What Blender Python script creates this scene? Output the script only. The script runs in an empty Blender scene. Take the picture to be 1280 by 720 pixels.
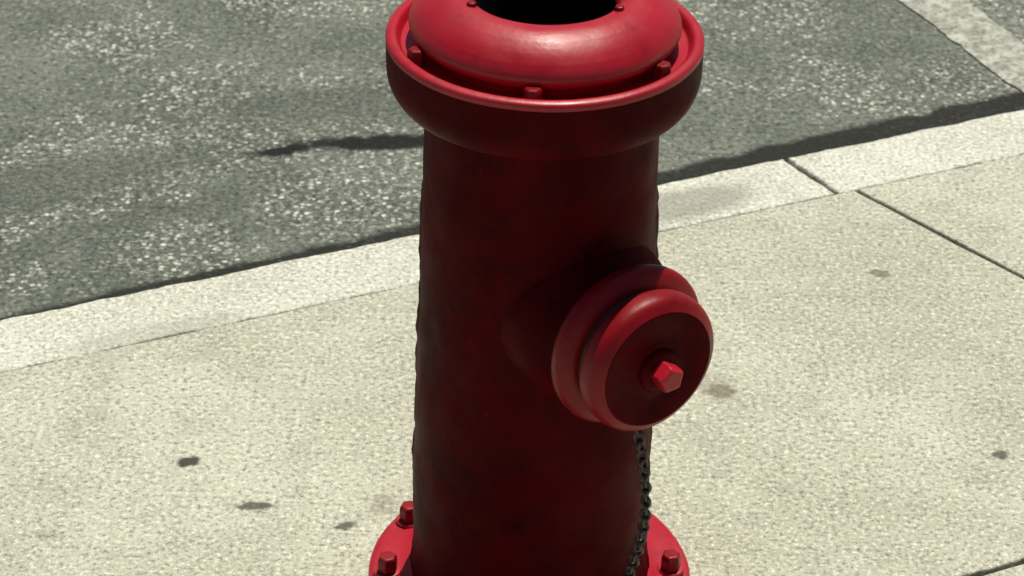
import bpy, bmesh, math, random
from mathutils import Vector, Matrix, noise
random.seed(7)
scene=bpy.context.scene
# ------------------------------------------------------------ camera
cam_d=bpy.data.cameras.new("camera"); cam=bpy.data.objects.new("camera",cam_d)
scene.collection.objects.link(cam); scene.camera=cam
p=math.radians(31.3); yaw=0.0103; roll=math.radians(1.35)
f=Vector((-math.sin(yaw)*math.cos(p),math.cos(yaw)*math.cos(p),-math.sin(p)))
r0=f.cross(Vector((0,0,1))).normalized(); u0=r0.cross(f)
r=r0*math.cos(roll)+u0*math.sin(roll); u=u0*math.cos(roll)-r0*math.sin(roll)
M=Matrix((r,u,-f)).transposed().to_4x4(); M.translation=Vector((0,-2.05,1.59))
cam.matrix_world=M
cam_d.sensor_width=36; cam_d.lens=3120/1280*36; cam_d.clip_end=2000; cam_d.clip_start=.05
cam_d.dof.use_dof=True; cam_d.dof.focus_distance=2.42; cam_d.dof.aperture_fstop=14
# ------------------------------------------------------------ world + sun
az=math.radians(20); el=math.radians(72)
w=bpy.data.worlds.new("World"); scene.world=w; w.use_nodes=True
nt=w.node_tree; nt.nodes.clear()
sky=nt.nodes.new("ShaderNodeTexSky"); sky.sky_type='NISHITA'; sky.sun_disc=False
sky.sun_elevation=el; sky.sun_rotation=az
bg=nt.nodes.new("ShaderNodeBackground"); bg.inputs[1].default_value=.05
wo=nt.nodes.new("ShaderNodeOutputWorld")
nt.links.new(sky.outputs[0],bg.inputs[0]); nt.links.new(bg.outputs[0],wo.inputs[0])
sd=bpy.data.lights.new("sun",'SUN'); sd.energy=4.9; sd.angle=math.radians(.5); sd.color=(1,.97,.86)
so=bpy.data.objects.new("sun",sd); scene.collection.objects.link(so)
sv=Vector((math.sin(az)*math.cos(el),math.cos(az)*math.cos(el),math.sin(el)))
so.rotation_euler=sv.to_track_quat('Z','Y').to_euler(); so.location=sv*20
scene.view_settings.view_transform='Standard'; scene.view_settings.look='None'; scene.view_settings.exposure=0
# ------------------------------------------------------------ shader helper
class G:
    def __init__(s,name):
        s.m=bpy.data.materials.new(name); s.m.use_nodes=True; s.t=s.m.node_tree
        s.b=s.t.nodes["Principled BSDF"]; s.out=s.t.nodes["Material Output"]
        s.pos=s.t.nodes.new("ShaderNodeTexCoord").outputs["Object"]
    def n(s,ty,props={},ins={}):
        n=s.t.nodes.new(ty)
        for k,v in props.items(): setattr(n,k,v)
        for k,v in ins.items(): s.set(n.inputs[k],v)
        return n
    def set(s,i,v):
        if isinstance(v,bpy.types.NodeSocket): s.t.links.new(v,i)
        else: i.default_value=v
    def noise(s,sc,det=3,rough=.55,vec=None,dist=0):
        return s.n("ShaderNodeTexNoise",{}, {"Vector":vec or s.pos,"Scale":sc,"Detail":det,"Roughness":rough,"Distortion":dist}).outputs["Fac"]
    def vor(s,sc,feat='F1',vec=None):
        return s.n("ShaderNodeTexVoronoi",{"feature":feat},{"Vector":vec or s.pos,"Scale":sc})
    def ramp(s,v,a,b,c=0.,d=1.):
        return s.n("ShaderNodeMapRange",{"interpolation_type":'SMOOTHSTEP'},{"Value":v,"From Min":a,"From Max":b,"To Min":c,"To Max":d}).outputs[0]
    def mix(s,fac,a,b,bt='MIX'):
        n=s.n("ShaderNodeMix",{"data_type":'RGBA',"blend_type":bt})
        for i,v in ((0,fac),(6,a),(7,b)):
            if i and not isinstance(v,bpy.types.NodeSocket): v=(*v,1) if len(v)==3 else v
            s.set(n.inputs[i],v)
        return n.outputs[2]
    def math(s,op,a,b=0.):
        n=s.n("ShaderNodeMath",{"operation":op}); s.set(n.inputs[0],a); s.set(n.inputs[1],b); return n.outputs[0]
    def warp(s,sc,amt,det=2):
        c=s.n("ShaderNodeTexNoise",{}, {"Vector":s.pos,"Scale":sc,"Detail":det}).outputs["Color"]
        a=s.n("ShaderNodeVectorMath",{"operation":'SUBTRACT'}); s.set(a.inputs[0],c); a.inputs[1].default_value=(.5,.5,.5)
        b=s.n("ShaderNodeVectorMath",{"operation":'SCALE'}); s.set(b.inputs[0],a.outputs[0]); b.inputs["Scale"].default_value=amt
        d=s.n("ShaderNodeVectorMath",{"operation":'ADD'}); s.set(d.inputs[0],b.outputs[0]); s.set(d.inputs[1],s.pos); return d.outputs[0]
    def spot(s,vec,x,y,z,rx,ry,rot=0.,a=.6,b=1.2):
        m=s.n("ShaderNodeMapping",{"vector_type":'TEXTURE'})
        s.set(m.inputs[0],vec); m.inputs["Location"].default_value=(x,y,z); m.inputs["Rotation"].default_value=(0,0,rot)
        m.inputs["Scale"].default_value=(rx,ry,1)
        l=s.n("ShaderNodeVectorMath",{"operation":'LENGTH'}); s.set(l.inputs[0],m.outputs[0])
        return s.ramp(l.outputs["Value"],a,b,1.,0.)
    def bump(s,h,dist,st=1.,nrm=None):
        n=s.n("ShaderNodeBump",{}, {"Height":h,"Distance":dist,"Strength":st})
        if nrm: s.set(n.inputs["Normal"],nrm)
        return n.outputs[0]
    def fin(s,col,rough,nrm=None,metal=0.,spec=.5):
        if not isinstance(col,bpy.types.NodeSocket): col=(*col,1)
        s.set(s.b.inputs["Base Color"],col); s.set(s.b.inputs["Roughness"],rough)
        s.b.inputs["Metallic"].default_value=metal; s.b.inputs["Specular IOR Level"].default_value=spec
        if nrm: s.set(s.b.inputs["Normal"],nrm)
        return s.m
def m_concrete(name,c1,c2,spots=()):
    g=G(name)
    big=g.ramp(g.noise(2.6,4,.65),.32,.68)
    c=g.mix(big,c1,c2)
    c=g.mix(g.ramp(g.noise(17,3,.7),.42,.75,0,.42),c,tuple(x*.66 for x in c1))
    grain=g.noise(170,3,.75)
    c=g.mix(g.ramp(grain,.50,.68,0,.85),c,tuple(x*.38 for x in c1))
    c=g.mix(g.ramp(grain,.47,.32,0,.85),c,tuple(min(1,x*1.5) for x in c2))
    wv=g.warp(70,.018)
    for (x,y,rx,ry,rot,col,amt) in spots:
        c=g.mix(g.math('MULTIPLY',g.spot(wv,x,y,0,rx,ry,rot),amt),c,col)
    return g.fin(c,.9,g.bump(grain,.0026,.85),spec=.25)
CA=(.405,.395,.305); CB=(.515,.505,.405)
dk=(.045,.038,.03); br=(.13,.105,.07)
mat_walk=m_concrete("sidewalk_concrete",CA,CB,[(-.373,.179,.014,.010,0,dk,.95),(-.290,.101,.021,.009,0,dk,.8),
 (-.193,.070,.012,.008,.3,dk,.8),(.430,.623,.014,.010,0,br,.7),(.2175,.348,.020,.016,0,br,.7),(.20,.37,.04,.02,0,br,.25),(.524,.239,.010,.008,0,dk,.8),
 (-.155,.11,.014,.02,0,br,.35),(-.5,.04,.02,.01,0,br,.3)])
mat_walk2=m_concrete("far_sidewalk_concrete",CA,CB)
mat_curb=m_concrete("curb_concrete",(.52,.51,.42),(.62,.61,.52),[(.20,.79,.10,.04,.45,(.20,.195,.155),.6),(-.45,.44,.12,.02,.45,(.3,.28,.22),.4)])
g=G("joint_dirt"); mat_dirt=g.fin(g.mix(g.noise(90),(.03,.027,.02),(.12,.10,.07)),.95)
# ------------------------------------------------------------ street frame
A=math.radians(25.6); T=Vector((math.cos(A),math.sin(A),0)); N=Vector((-math.sin(A),math.cos(A),0))
def P(s,w_,z=0): v=T*s+N*w_; return Vector((v.x,v.y,z))
W_IN=.576; W_OUT=.688; RZ=-.10
def link(name,bm,mat,parent=None,smooth=False):
    me=bpy.data.meshes.new(name); bm.to_mesh(me); bm.free(); o=bpy.data.objects.new(name,me); scene.collection.objects.link(o)
    for m in (mat if isinstance(mat,list) else [mat]): me.materials.append(m)
    if smooth:
        for q in me.polygons: q.use_smooth=True
    if parent: o.parent=parent
    return o
def empty(name):
    e=bpy.data.objects.new(name,None); scene.collection.objects.link(e); e.empty_display_size=.2; return e
def slab(name,corners,z0,z1,mat,parent,jit=.0012,bev=.004,step=.02):
    bm=bmesh.new(); pts=[]
    n=len(corners)
    cs=[P(*c) for c in corners]
    for i in range(n):
        a=cs[i]; b=cs[(i+1)%n]; L=(b-a).length; k=max(1,min(160,int(L/step)))
        nn=(b-a).normalized().cross(Vector((0,0,1)))
        for j in range(k):
            q=a.lerp(b,j/k)
            d=(noise.noise(q*22)*1.0+noise.noise(q*70)*.8)*jit if 0<j else 0
            pts.append(q+nn*d)
    N_=len(pts); inn=[]
    for i in range(N_):
        a=pts[i-1]; b=pts[(i+1)%N_]; inn.append((b-a).normalized().cross(Vector((0,0,1))))
    def ring(off,z): return [bm.verts.new((q.x-inn[i].x*off,q.y-inn[i].y*off,z)) for i,q in enumerate(pts)]
    R_=[ring(0,z0),ring(0,z1-bev),ring(bev*.35,z1-bev*.3),ring(bev,z1)]
    for A_,B_ in zip(R_,R_[1:]):
        for i in range(N_):
            j=(i+1)%N_; bm.faces.new((A_[i],A_[j],B_[j],B_[i]))
    bm.faces.new(R_[-1]); bm.faces.new(list(reversed(R_[0])))
    return link(name,bm,mat,parent)
walk=empty("sidewalk"); curb=empty("curb")
def joint_s(w_,k): return .738-.285*(w_-.589)+k*1.52
rows=[(-.184,W_IN)]; x=-.184
for i in range(3): rows.append((x-.76,x)); x-=.76
gp=.0034
for ri,(a,b) in enumerate(rows):
    for k in range(-6,7):
        a2=a+gp; b2=b-(.0006 if ri==0 else gp)
        slab("slab",[(joint_s(a2,k-1)+gp,a2),(joint_s(a2,k)-gp,a2),(joint_s(b2,k)-gp,b2),(joint_s(b2,k-1)+gp,b2)],-.10,0,mat_walk,walk,bev=.0020)
def cj(w_,k): return .713-.137*(w_-.588)+k*1.52
for k in range(-6,7):
    a,b=W_IN+.0008,W_OUT
    slab("curb_stone",[(cj(a,k-1)+gp,a),(cj(a,k)-gp,a),(cj(b,k)-gp,b),(cj(b,k-1)+gp,b)],RZ-.08,.0,mat_curb,curb,jit=.0026,bev=.003,step=.012)
def sheet(name,pts,mat,parent=None):
    bm=bmesh.new(); bm.faces.new([bm.verts.new(q) for q in pts]); return link(name,bm,mat,parent)
sheet("bed",[P(-9,-2.45,-.010),P(9,-2.45,-.010),P(9,W_OUT-.03,-.010),P(-9,W_OUT-.03,-.010)],mat_dirt,walk)
# ------------------------------------------------------------ road
g=G("asphalt")
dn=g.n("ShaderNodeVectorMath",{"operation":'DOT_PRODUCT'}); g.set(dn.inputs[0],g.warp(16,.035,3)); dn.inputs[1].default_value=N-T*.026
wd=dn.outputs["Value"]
wv=g.warp(7,.13,3); wv2=g.warp(25,.035)
V=g.vor(125,vec=g.warp(90,.005)); st_=V.outputs["Distance"]
sep=g.n("ShaderNodeSeparateColor",{}, {"Color":V.outputs["Color"]})
base=g.mix(g.ramp(g.noise(5,4,.7),.32,.68),(.105,.117,.095),(.175,.188,.153))
stone=g.mix(sep.outputs[0],(.15,.155,.125),(.76,.77,.65))
worn=g.ramp(g.noise(3.2,4,.65),.44,.56)
extra=g.spot(wv,-.18,1.0,RZ,.26,.12,.45)
tar=g.math('MAXIMUM',g.spot(wv,-.62,1.00,RZ,.24,.07,.5,.3,1.3),g.math('MAXIMUM',g.spot(wv,-.24,1.24,RZ,.30,.07,.2,.3,1.3),g.spot(wv,-.50,.90,RZ,.2,.035,.5,.3,1.3)))
vis=g.math('SUBTRACT',g.math('MAXIMUM',worn,extra),g.math('MULTIPLY',tar,.85))
smask=g.math('MULTIPLY',g.ramp(st_,.28,.60,1,0),g.ramp(sep.outputs[1],.40,.70))
c=g.mix(g.math('MULTIPLY',smask,g.ramp(vis,0,1,.25,.95)),base,stone)
c=g.mix(g.math('MULTIPLY',tar,.5),c,(.085,.093,.075))
gr=g.noise(110,3,.8)
c=g.mix(g.ramp(gr,.49,.66,0,.85),c,(.032,.035,.026))
c=g.mix(g.math('MULTIPLY',g.ramp(gr,.46,.34),g.ramp(vis,0,1,.25,.75)),c,(.46,.47,.38))
crack=g.math('MAXIMUM',g.spot(wv2,-.23,1.122,RZ,.15,.026,.12,.5,1.2),g.spot(wv2,-.36,1.09,RZ,.06,.018,.3,.5,1.2))
c=g.mix(g.math('MULTIPLY',crack,.97),c,(.006,.006,.005))
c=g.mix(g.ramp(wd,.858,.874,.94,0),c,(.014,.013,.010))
h=g.math('ADD',g.math('MULTIPLY',st_,-.8),g.math('MULTIPLY',gr,-1.5))
mat_road=g.fin(c,.9,g.bump(h,.004,.9),spec=.3)
sheet("road",[P(-60,W_OUT-.02,RZ),P(60,W_OUT-.02,RZ),P(60,9.6,RZ),P(-60,9.6,RZ)],mat_road)
g=G("worn_paint")
gr=g.noise(110,3,.8)
c=g.mix(g.ramp(g.noise(30,3,.7),.35,.65),(.46,.46,.39),(.27,.27,.22))
c=g.mix(g.ramp(gr,.48,.62,0,.8),c,(.12,.12,.09))
mat_line=g.fin(c,.85,g.bump(gr,.003,.6))
def line(s0):
    bm=bmesh.new(); L=[];R=[]
    for i in range(301):
        w_=.80+i*.014
        L.append(bm.verts.new(P(s0+(noise.noise(Vector((w_*14,s0,0)))+noise.noise(Vector((w_*50,s0,0)))*.7)*.007,w_,RZ+.0025)))
        R.append(bm.verts.new(P(s0+.10+(noise.noise(Vector((w_*14,s0,9)))+noise.noise(Vector((w_*50,s0,9)))*.7)*.007,w_,RZ+.0025)))
    for i in range(300): bm.faces.new((L[i],R[i],R[i+1],L[i+1]))
    link("parking_line",bm,mat_line)
line(1.235); line(1.235+2.6*2); line(1.235-2.6*2)
g=G("ground_earth"); mat_g=g.fin(g.mix(g.noise(1.5,4),(.10,.09,.05),(.16,.14,.09)),.95)
sheet("ground",[(-600,-600,-.19),(600,-600,-.19),(600,600,-.19),(-600,600,-.19)],mat_g)
far=empty("sidewalk")
for k in range(-6,7): slab("slab",[(k*1.52+gp,9.75),(k*1.52+1.52-gp,9.75),(k*1.52+1.52-gp,11.6),(k*1.52+gp,11.6)],-.15,.0,mat_walk2,far)
fc=empty("curb")
for k in range(-6,7): slab("curb_stone",[(k*1.52+gp,9.6),(k*1.52+1.52-gp,9.6),(k*1.52+1.52-gp,9.747),(k*1.52+gp,9.747)],-.18,.0,mat_curb,fc)
# ------------------------------------------------------------ fire hydrant
def m_red(name,c1,c2,grime,spec,ro,bd=.0012):
    g=G(name)
    c=g.mix(g.ramp(g.noise(9,4,.65),.35,.7),c1,c2)
    c=g.mix(g.ramp(g.noise(24,4,.7),.54,.72,0,grime),c,(.02,.0008,.0015))
    nb=g.noise(60,3,.6)
    c=g.mix(g.ramp(nb,.68,.76,0,.4),c,tuple(min(.5,x*2+.005) for x in c1))
    return g.fin(c,g.ramp(g.noise(20,2),.3,.7,ro,ro+.15),g.bump(nb,bd,.5),spec=spec)
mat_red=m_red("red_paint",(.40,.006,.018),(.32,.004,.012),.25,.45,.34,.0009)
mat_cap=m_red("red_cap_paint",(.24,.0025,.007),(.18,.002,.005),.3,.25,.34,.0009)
mat_shade=m_red("shaded_red_paint",(.088,.0002,.0022),(.045,.0001,.0012),.6,.05,.5)  # darker copy of red_paint: shade on the front put into the colour
g=G("recess_black"); mat_blk=g.fin((.004,.0035,.0035),.9,spec=.05)  # near-black colour for bonnet recess, stem collar and operating nut
g=G("chain_steel"); mat_ch=g.fin(g.mix(g.noise(120),(.02,.018,.016),(.12,.10,.09)),.4,metal=.7)
hyd=empty("fire_hydrant")
def fillet(pr,seg=4):
    out=[]
    for i,q in enumerate(pr):
        rr=q[2] if len(q)>2 else 0
        if rr==0 or i in(0,len(pr)-1): out.append((q[0],q[1])); continue
        a=Vector(pr[i-1][:2]); b=Vector(q[:2]); c_=Vector(pr[i+1][:2])
        da=min(rr,(a-b).length*.48); dc=min(rr,(c_-b).length*.48)
        p0=b+(a-b).normalized()*da; p2=b+(c_-b).normalized()*dc
        for k in range(seg+1):
            t=k/seg; v=p0*(1-t)**2+b*2*t*(1-t)+p2*t*t; out.append((v.x,v.y))
    return out
def lathe(name,pr,mat,origin=(0,0,0),axis=(0,0,1),seg=96,sub=None,lump=0,parent=hyd,seam=0):
    pr=fillet(pr)
    if sub:
        q=[pr[0]]
        for a,b in zip(pr,pr[1:]):
            L=math.hypot(b[0]-a[0],b[1]-a[1]); k=max(1,int(L/sub))
            for j in range(1,k+1): q.append((a[0]+(b[0]-a[0])*j/k,a[1]+(b[1]-a[1])*j/k))
        pr=q
    R=Vector(axis).to_track_quat('Z','Y').to_matrix(); O=Vector(origin)
    bm=bmesh.new(); rings=[]
    for (rad,z) in pr:
        if rad<1e-5: rings.append([bm.verts.new(O+R@Vector((0,0,z)))]); continue
        rg=[]
        for i in range(seg):
            a=2*math.pi*i/seg; v=Vector((math.cos(a)*rad,math.sin(a)*rad,z))
            if lump: v+=Vector((math.cos(a),math.sin(a),0))*lump*(noise.noise(v*9)+.5*noise.noise(v*26))
            if seam and z<.48:   # faint casting seam down both sides
                da=min(abs(a-math.pi),abs(a),abs(a-2*math.pi))
                v+=Vector((math.cos(a),math.sin(a),0))*seam*math.exp(-(da/.05)**2)*max(.4,1+.9*noise.noise(Vector((0,a,z*70))))*min(1,(.48-z)/.01)
            rg.append(bm.verts.new(O+R@v))
        rings.append(rg)
    for a,b in zip(rings,rings[1:]):
        for i in range(seg):
            j=(i+1)%seg
            if len(a)==1 and len(b)==1: continue
            if len(a)==1: bm.faces.new((a[0],b[j],b[i]))
            elif len(b)==1: bm.faces.new((a[i],a[j],b[0]))
            else: bm.faces.new((a[i],a[j],b[j],b[i]))
    bmesh.ops.recalc_face_normals(bm,faces=bm.faces)
    o=link(name,bm,mat,parent,True)
    md=o.modifiers.new("wn",'WEIGHTED_NORMAL'); md.keep_sharp=True
    return o
def bolt(name,loc,rad,h,sides=6,axis=(0,0,1),mat=None,rot=0,round_=.25):
    R=Vector(axis).to_track_quat('Z','Y').to_matrix(); bm=bmesh.new(); O=Vector(loc)
    rings=[]
    for rr,z in ((1,0),(1,.72),(1-round_*.35,.92),(1-round_,1)):
        rings.append([bm.verts.new(O+R@Vector((math.cos(rot+2*math.pi*i/sides)*rad*rr,math.sin(rot+2*math.pi*i/sides)*rad*rr,z*h))) for i in range(sides)])
    for a,b in zip(rings,rings[1:]):
        for i in range(sides): j=(i+1)%sides; bm.faces.new((a[i],a[j],b[j],b[i]))
    bm.faces.new(rings[-1]); bm.faces.new(list(reversed(rings[0])))
    o=link(name,bm,mat or mat_red,hyd)
    md=o.modifiers.new("bv",'BEVEL'); md.width=rad*.12; md.segments=2; return o
D=(0,0,-.018)
lathe("base_flange",[(.112,-.001),(.163,-.001,.002),(.163,.036,.006),(.131,.040,.01),(.120,.045)],mat_red,lump=.0012,sub=.008)
lathe("barrel",[(.122,.036),(.1195,.046,.01),(.1155,.070,.03),(.1145,.20,.03),(.1095,.40,.05),(.1062,.55,.03),(.1062,.585)],mat_shade,lump=.0018,sub=.006,seg=180,seam=.0022)
lathe("top_flange",[(.10,.588),(.128,.590,.006),(.1365,.600,.006),(.1415,.613,.01),(.1415,.6455)],mat_shade,D,lump=.0008,sub=.01,seg=128)  # side kept apart from the rim, its shade painted in with the darker red
lathe("flange_rim",[(.1400,.6440),(.1418,.6448,.0006),(.1418,.651,.005),(.1340,.653,.003),(.1300,.649,.003),(.1285,.643,.002),(.090,.643)],mat_red,D,lump=.0008,sub=.01,seg=128)
lathe("bonnet",[(.106,.640),(.108,.648,.004),(.1205,.656,.006),(.1215,.667,.012),(.108,.683,.02),(.086,.6935,.015),(.069,.692,.008),(.064,.684,.004),(.061,.672)],mat_red,D,lump=.0012,sub=.006,seg=128)
lathe("bonnet_recess",[(.0625,.680),(.060,.665,.005),(.052,.620,.01),(.030,.600,.005),(0,.600)],mat_blk,D)
lathe("stem_collar",[(.028,.598),(.028,.606,.003),(.020,.609,.002),(0,.609)],mat_blk,D)
bolt("operating_nut",(0,0,.590),.017,.025,5,mat=mat_blk)
def ring_bolts(nm,angs,rad,z,r_,h,washer=True):
    for i,a in enumerate(angs):
        t=math.radians(a); L=Vector((math.cos(t)*rad,math.sin(t)*rad,z))
        if washer: bolt(nm+"_washer",L,r_*1.35,h*.25,20)
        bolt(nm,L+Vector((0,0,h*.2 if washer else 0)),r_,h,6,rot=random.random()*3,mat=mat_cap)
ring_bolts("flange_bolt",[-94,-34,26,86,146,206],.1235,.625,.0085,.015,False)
ring_bolts("bonnet_screw",[-30,90,210],.074,.672,.0045,.006,False)
ring_bolts("base_bolt",[0,48,95,151,187,232,275,318],.143,.038,.0105,.018)
phi=math.radians(34); d=Vector((math.sin(phi),-math.cos(phi),0)); O=Vector((0,0,.385)); q=-.044
def sh(pr): return [(a[0],a[1]+q)+tuple(a[2:]) for a in pr]
lathe("outlet_nozzle",[(.086,.070),(.080,.098),(.070,.112,.012),(.061,.122,.01),(.060,.17)],mat_shade,O,d,lump=.001,sub=.008)
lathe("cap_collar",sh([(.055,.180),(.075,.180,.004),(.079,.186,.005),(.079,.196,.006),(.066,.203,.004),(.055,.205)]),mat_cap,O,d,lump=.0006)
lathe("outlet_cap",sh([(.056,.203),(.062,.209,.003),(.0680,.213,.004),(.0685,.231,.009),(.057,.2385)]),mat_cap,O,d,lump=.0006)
lathe("cap_face",sh([(.0575,.2375),(.0565,.239,.001),(.047,.2385,.008),(.030,.236,.006),(.024,.2385,.004),(0,.2385)]),mat_shade,O,d,lump=.0006)  # face kept apart from the drum so the darker red paints its shade
lathe("cap_hub",sh([(.021,.2365),(.0205,.243,.004),(.015,.245,.002),(0,.245)]),mat_shade,O,d,seg=40)
bolt("cap_nut",O+d*(.243+q),.0138,.019,5,axis=d,rot=.4,mat=mat_red)
lathe("chain_ring",sh([(.0575,.2020),(.0620,.2020,.001),(.0620,.2075,.001),(.0575,.2075)]),mat_ch,O,d,seg=64)
def chain(name,ctrl,link_len=.0115,wire=.0016):
    pts=[]; c_=[Vector(q) for q in ctrl]; c_=[c_[0]*2-c_[1]]+c_+[c_[-1]*2-c_[-2]]
    for i in range(1,len(c_)-2):
        for k in range(40):
            t=k/40; a,b,e,h_=c_[i-1:i+3]
            pts.append(.5*((2*b)+(e-a)*t+(2*a-5*b+4*e-h_)*t*t+(3*b-a-3*e+h_)*t**3))
    bm=bmesh.new(); last=pts[0]; pos=[last]
    for q in pts[1:]:
        if (q-last).length>=link_len*.72: pos.append(q); last=q
    for i in range(len(pos)-1):
        a,b=pos[i],pos[i+1]; t=(b-a).normalized(); cen=(a+b)/2
        s1=t.cross(Vector((.3,.9,.1))).normalized(); s2=t.cross(s1)
        if i%2: s1=s2
        s1=(s1+t.cross(s1)*random.uniform(-.4,.4)).normalized(); up=t.cross(s1)
        rings=[]
        for k in range(14):
            an=2*math.pi*k/14; dirv=t*math.cos(an)*link_len*.5+s1*math.sin(an)*link_len*.33
            rad=(t*math.cos(an)+s1*math.sin(an)).normalized()
            rings.append([bm.verts.new(cen+dirv+(rad*math.cos(m)+up*math.sin(m))*wire) for m in [j*math.pi/3 for j in range(6)]])
        for k in range(14):
            A_,B_=rings[k],rings[(k+1)%14]
            for j in range(6): bm.faces.new((A_[j],A_[(j+1)%6],B_[(j+1)%6],B_[j]))
    bmesh.ops.recalc_face_normals(bm,faces=bm.faces)
    return link(name,bm,mat_ch,hyd,True)
chain("cap_chain",[(.092,-.134,.318),(.098,-.140,.29),(.104,-.139,.25),(.107,-.131,.205),(.104,-.118,.160),(.096,-.102,.110),(.088,-.094,.070),(.080,-.108,.048)],link_len=.0125,wire=.002)
hyd.location=(.003,-.038,0)
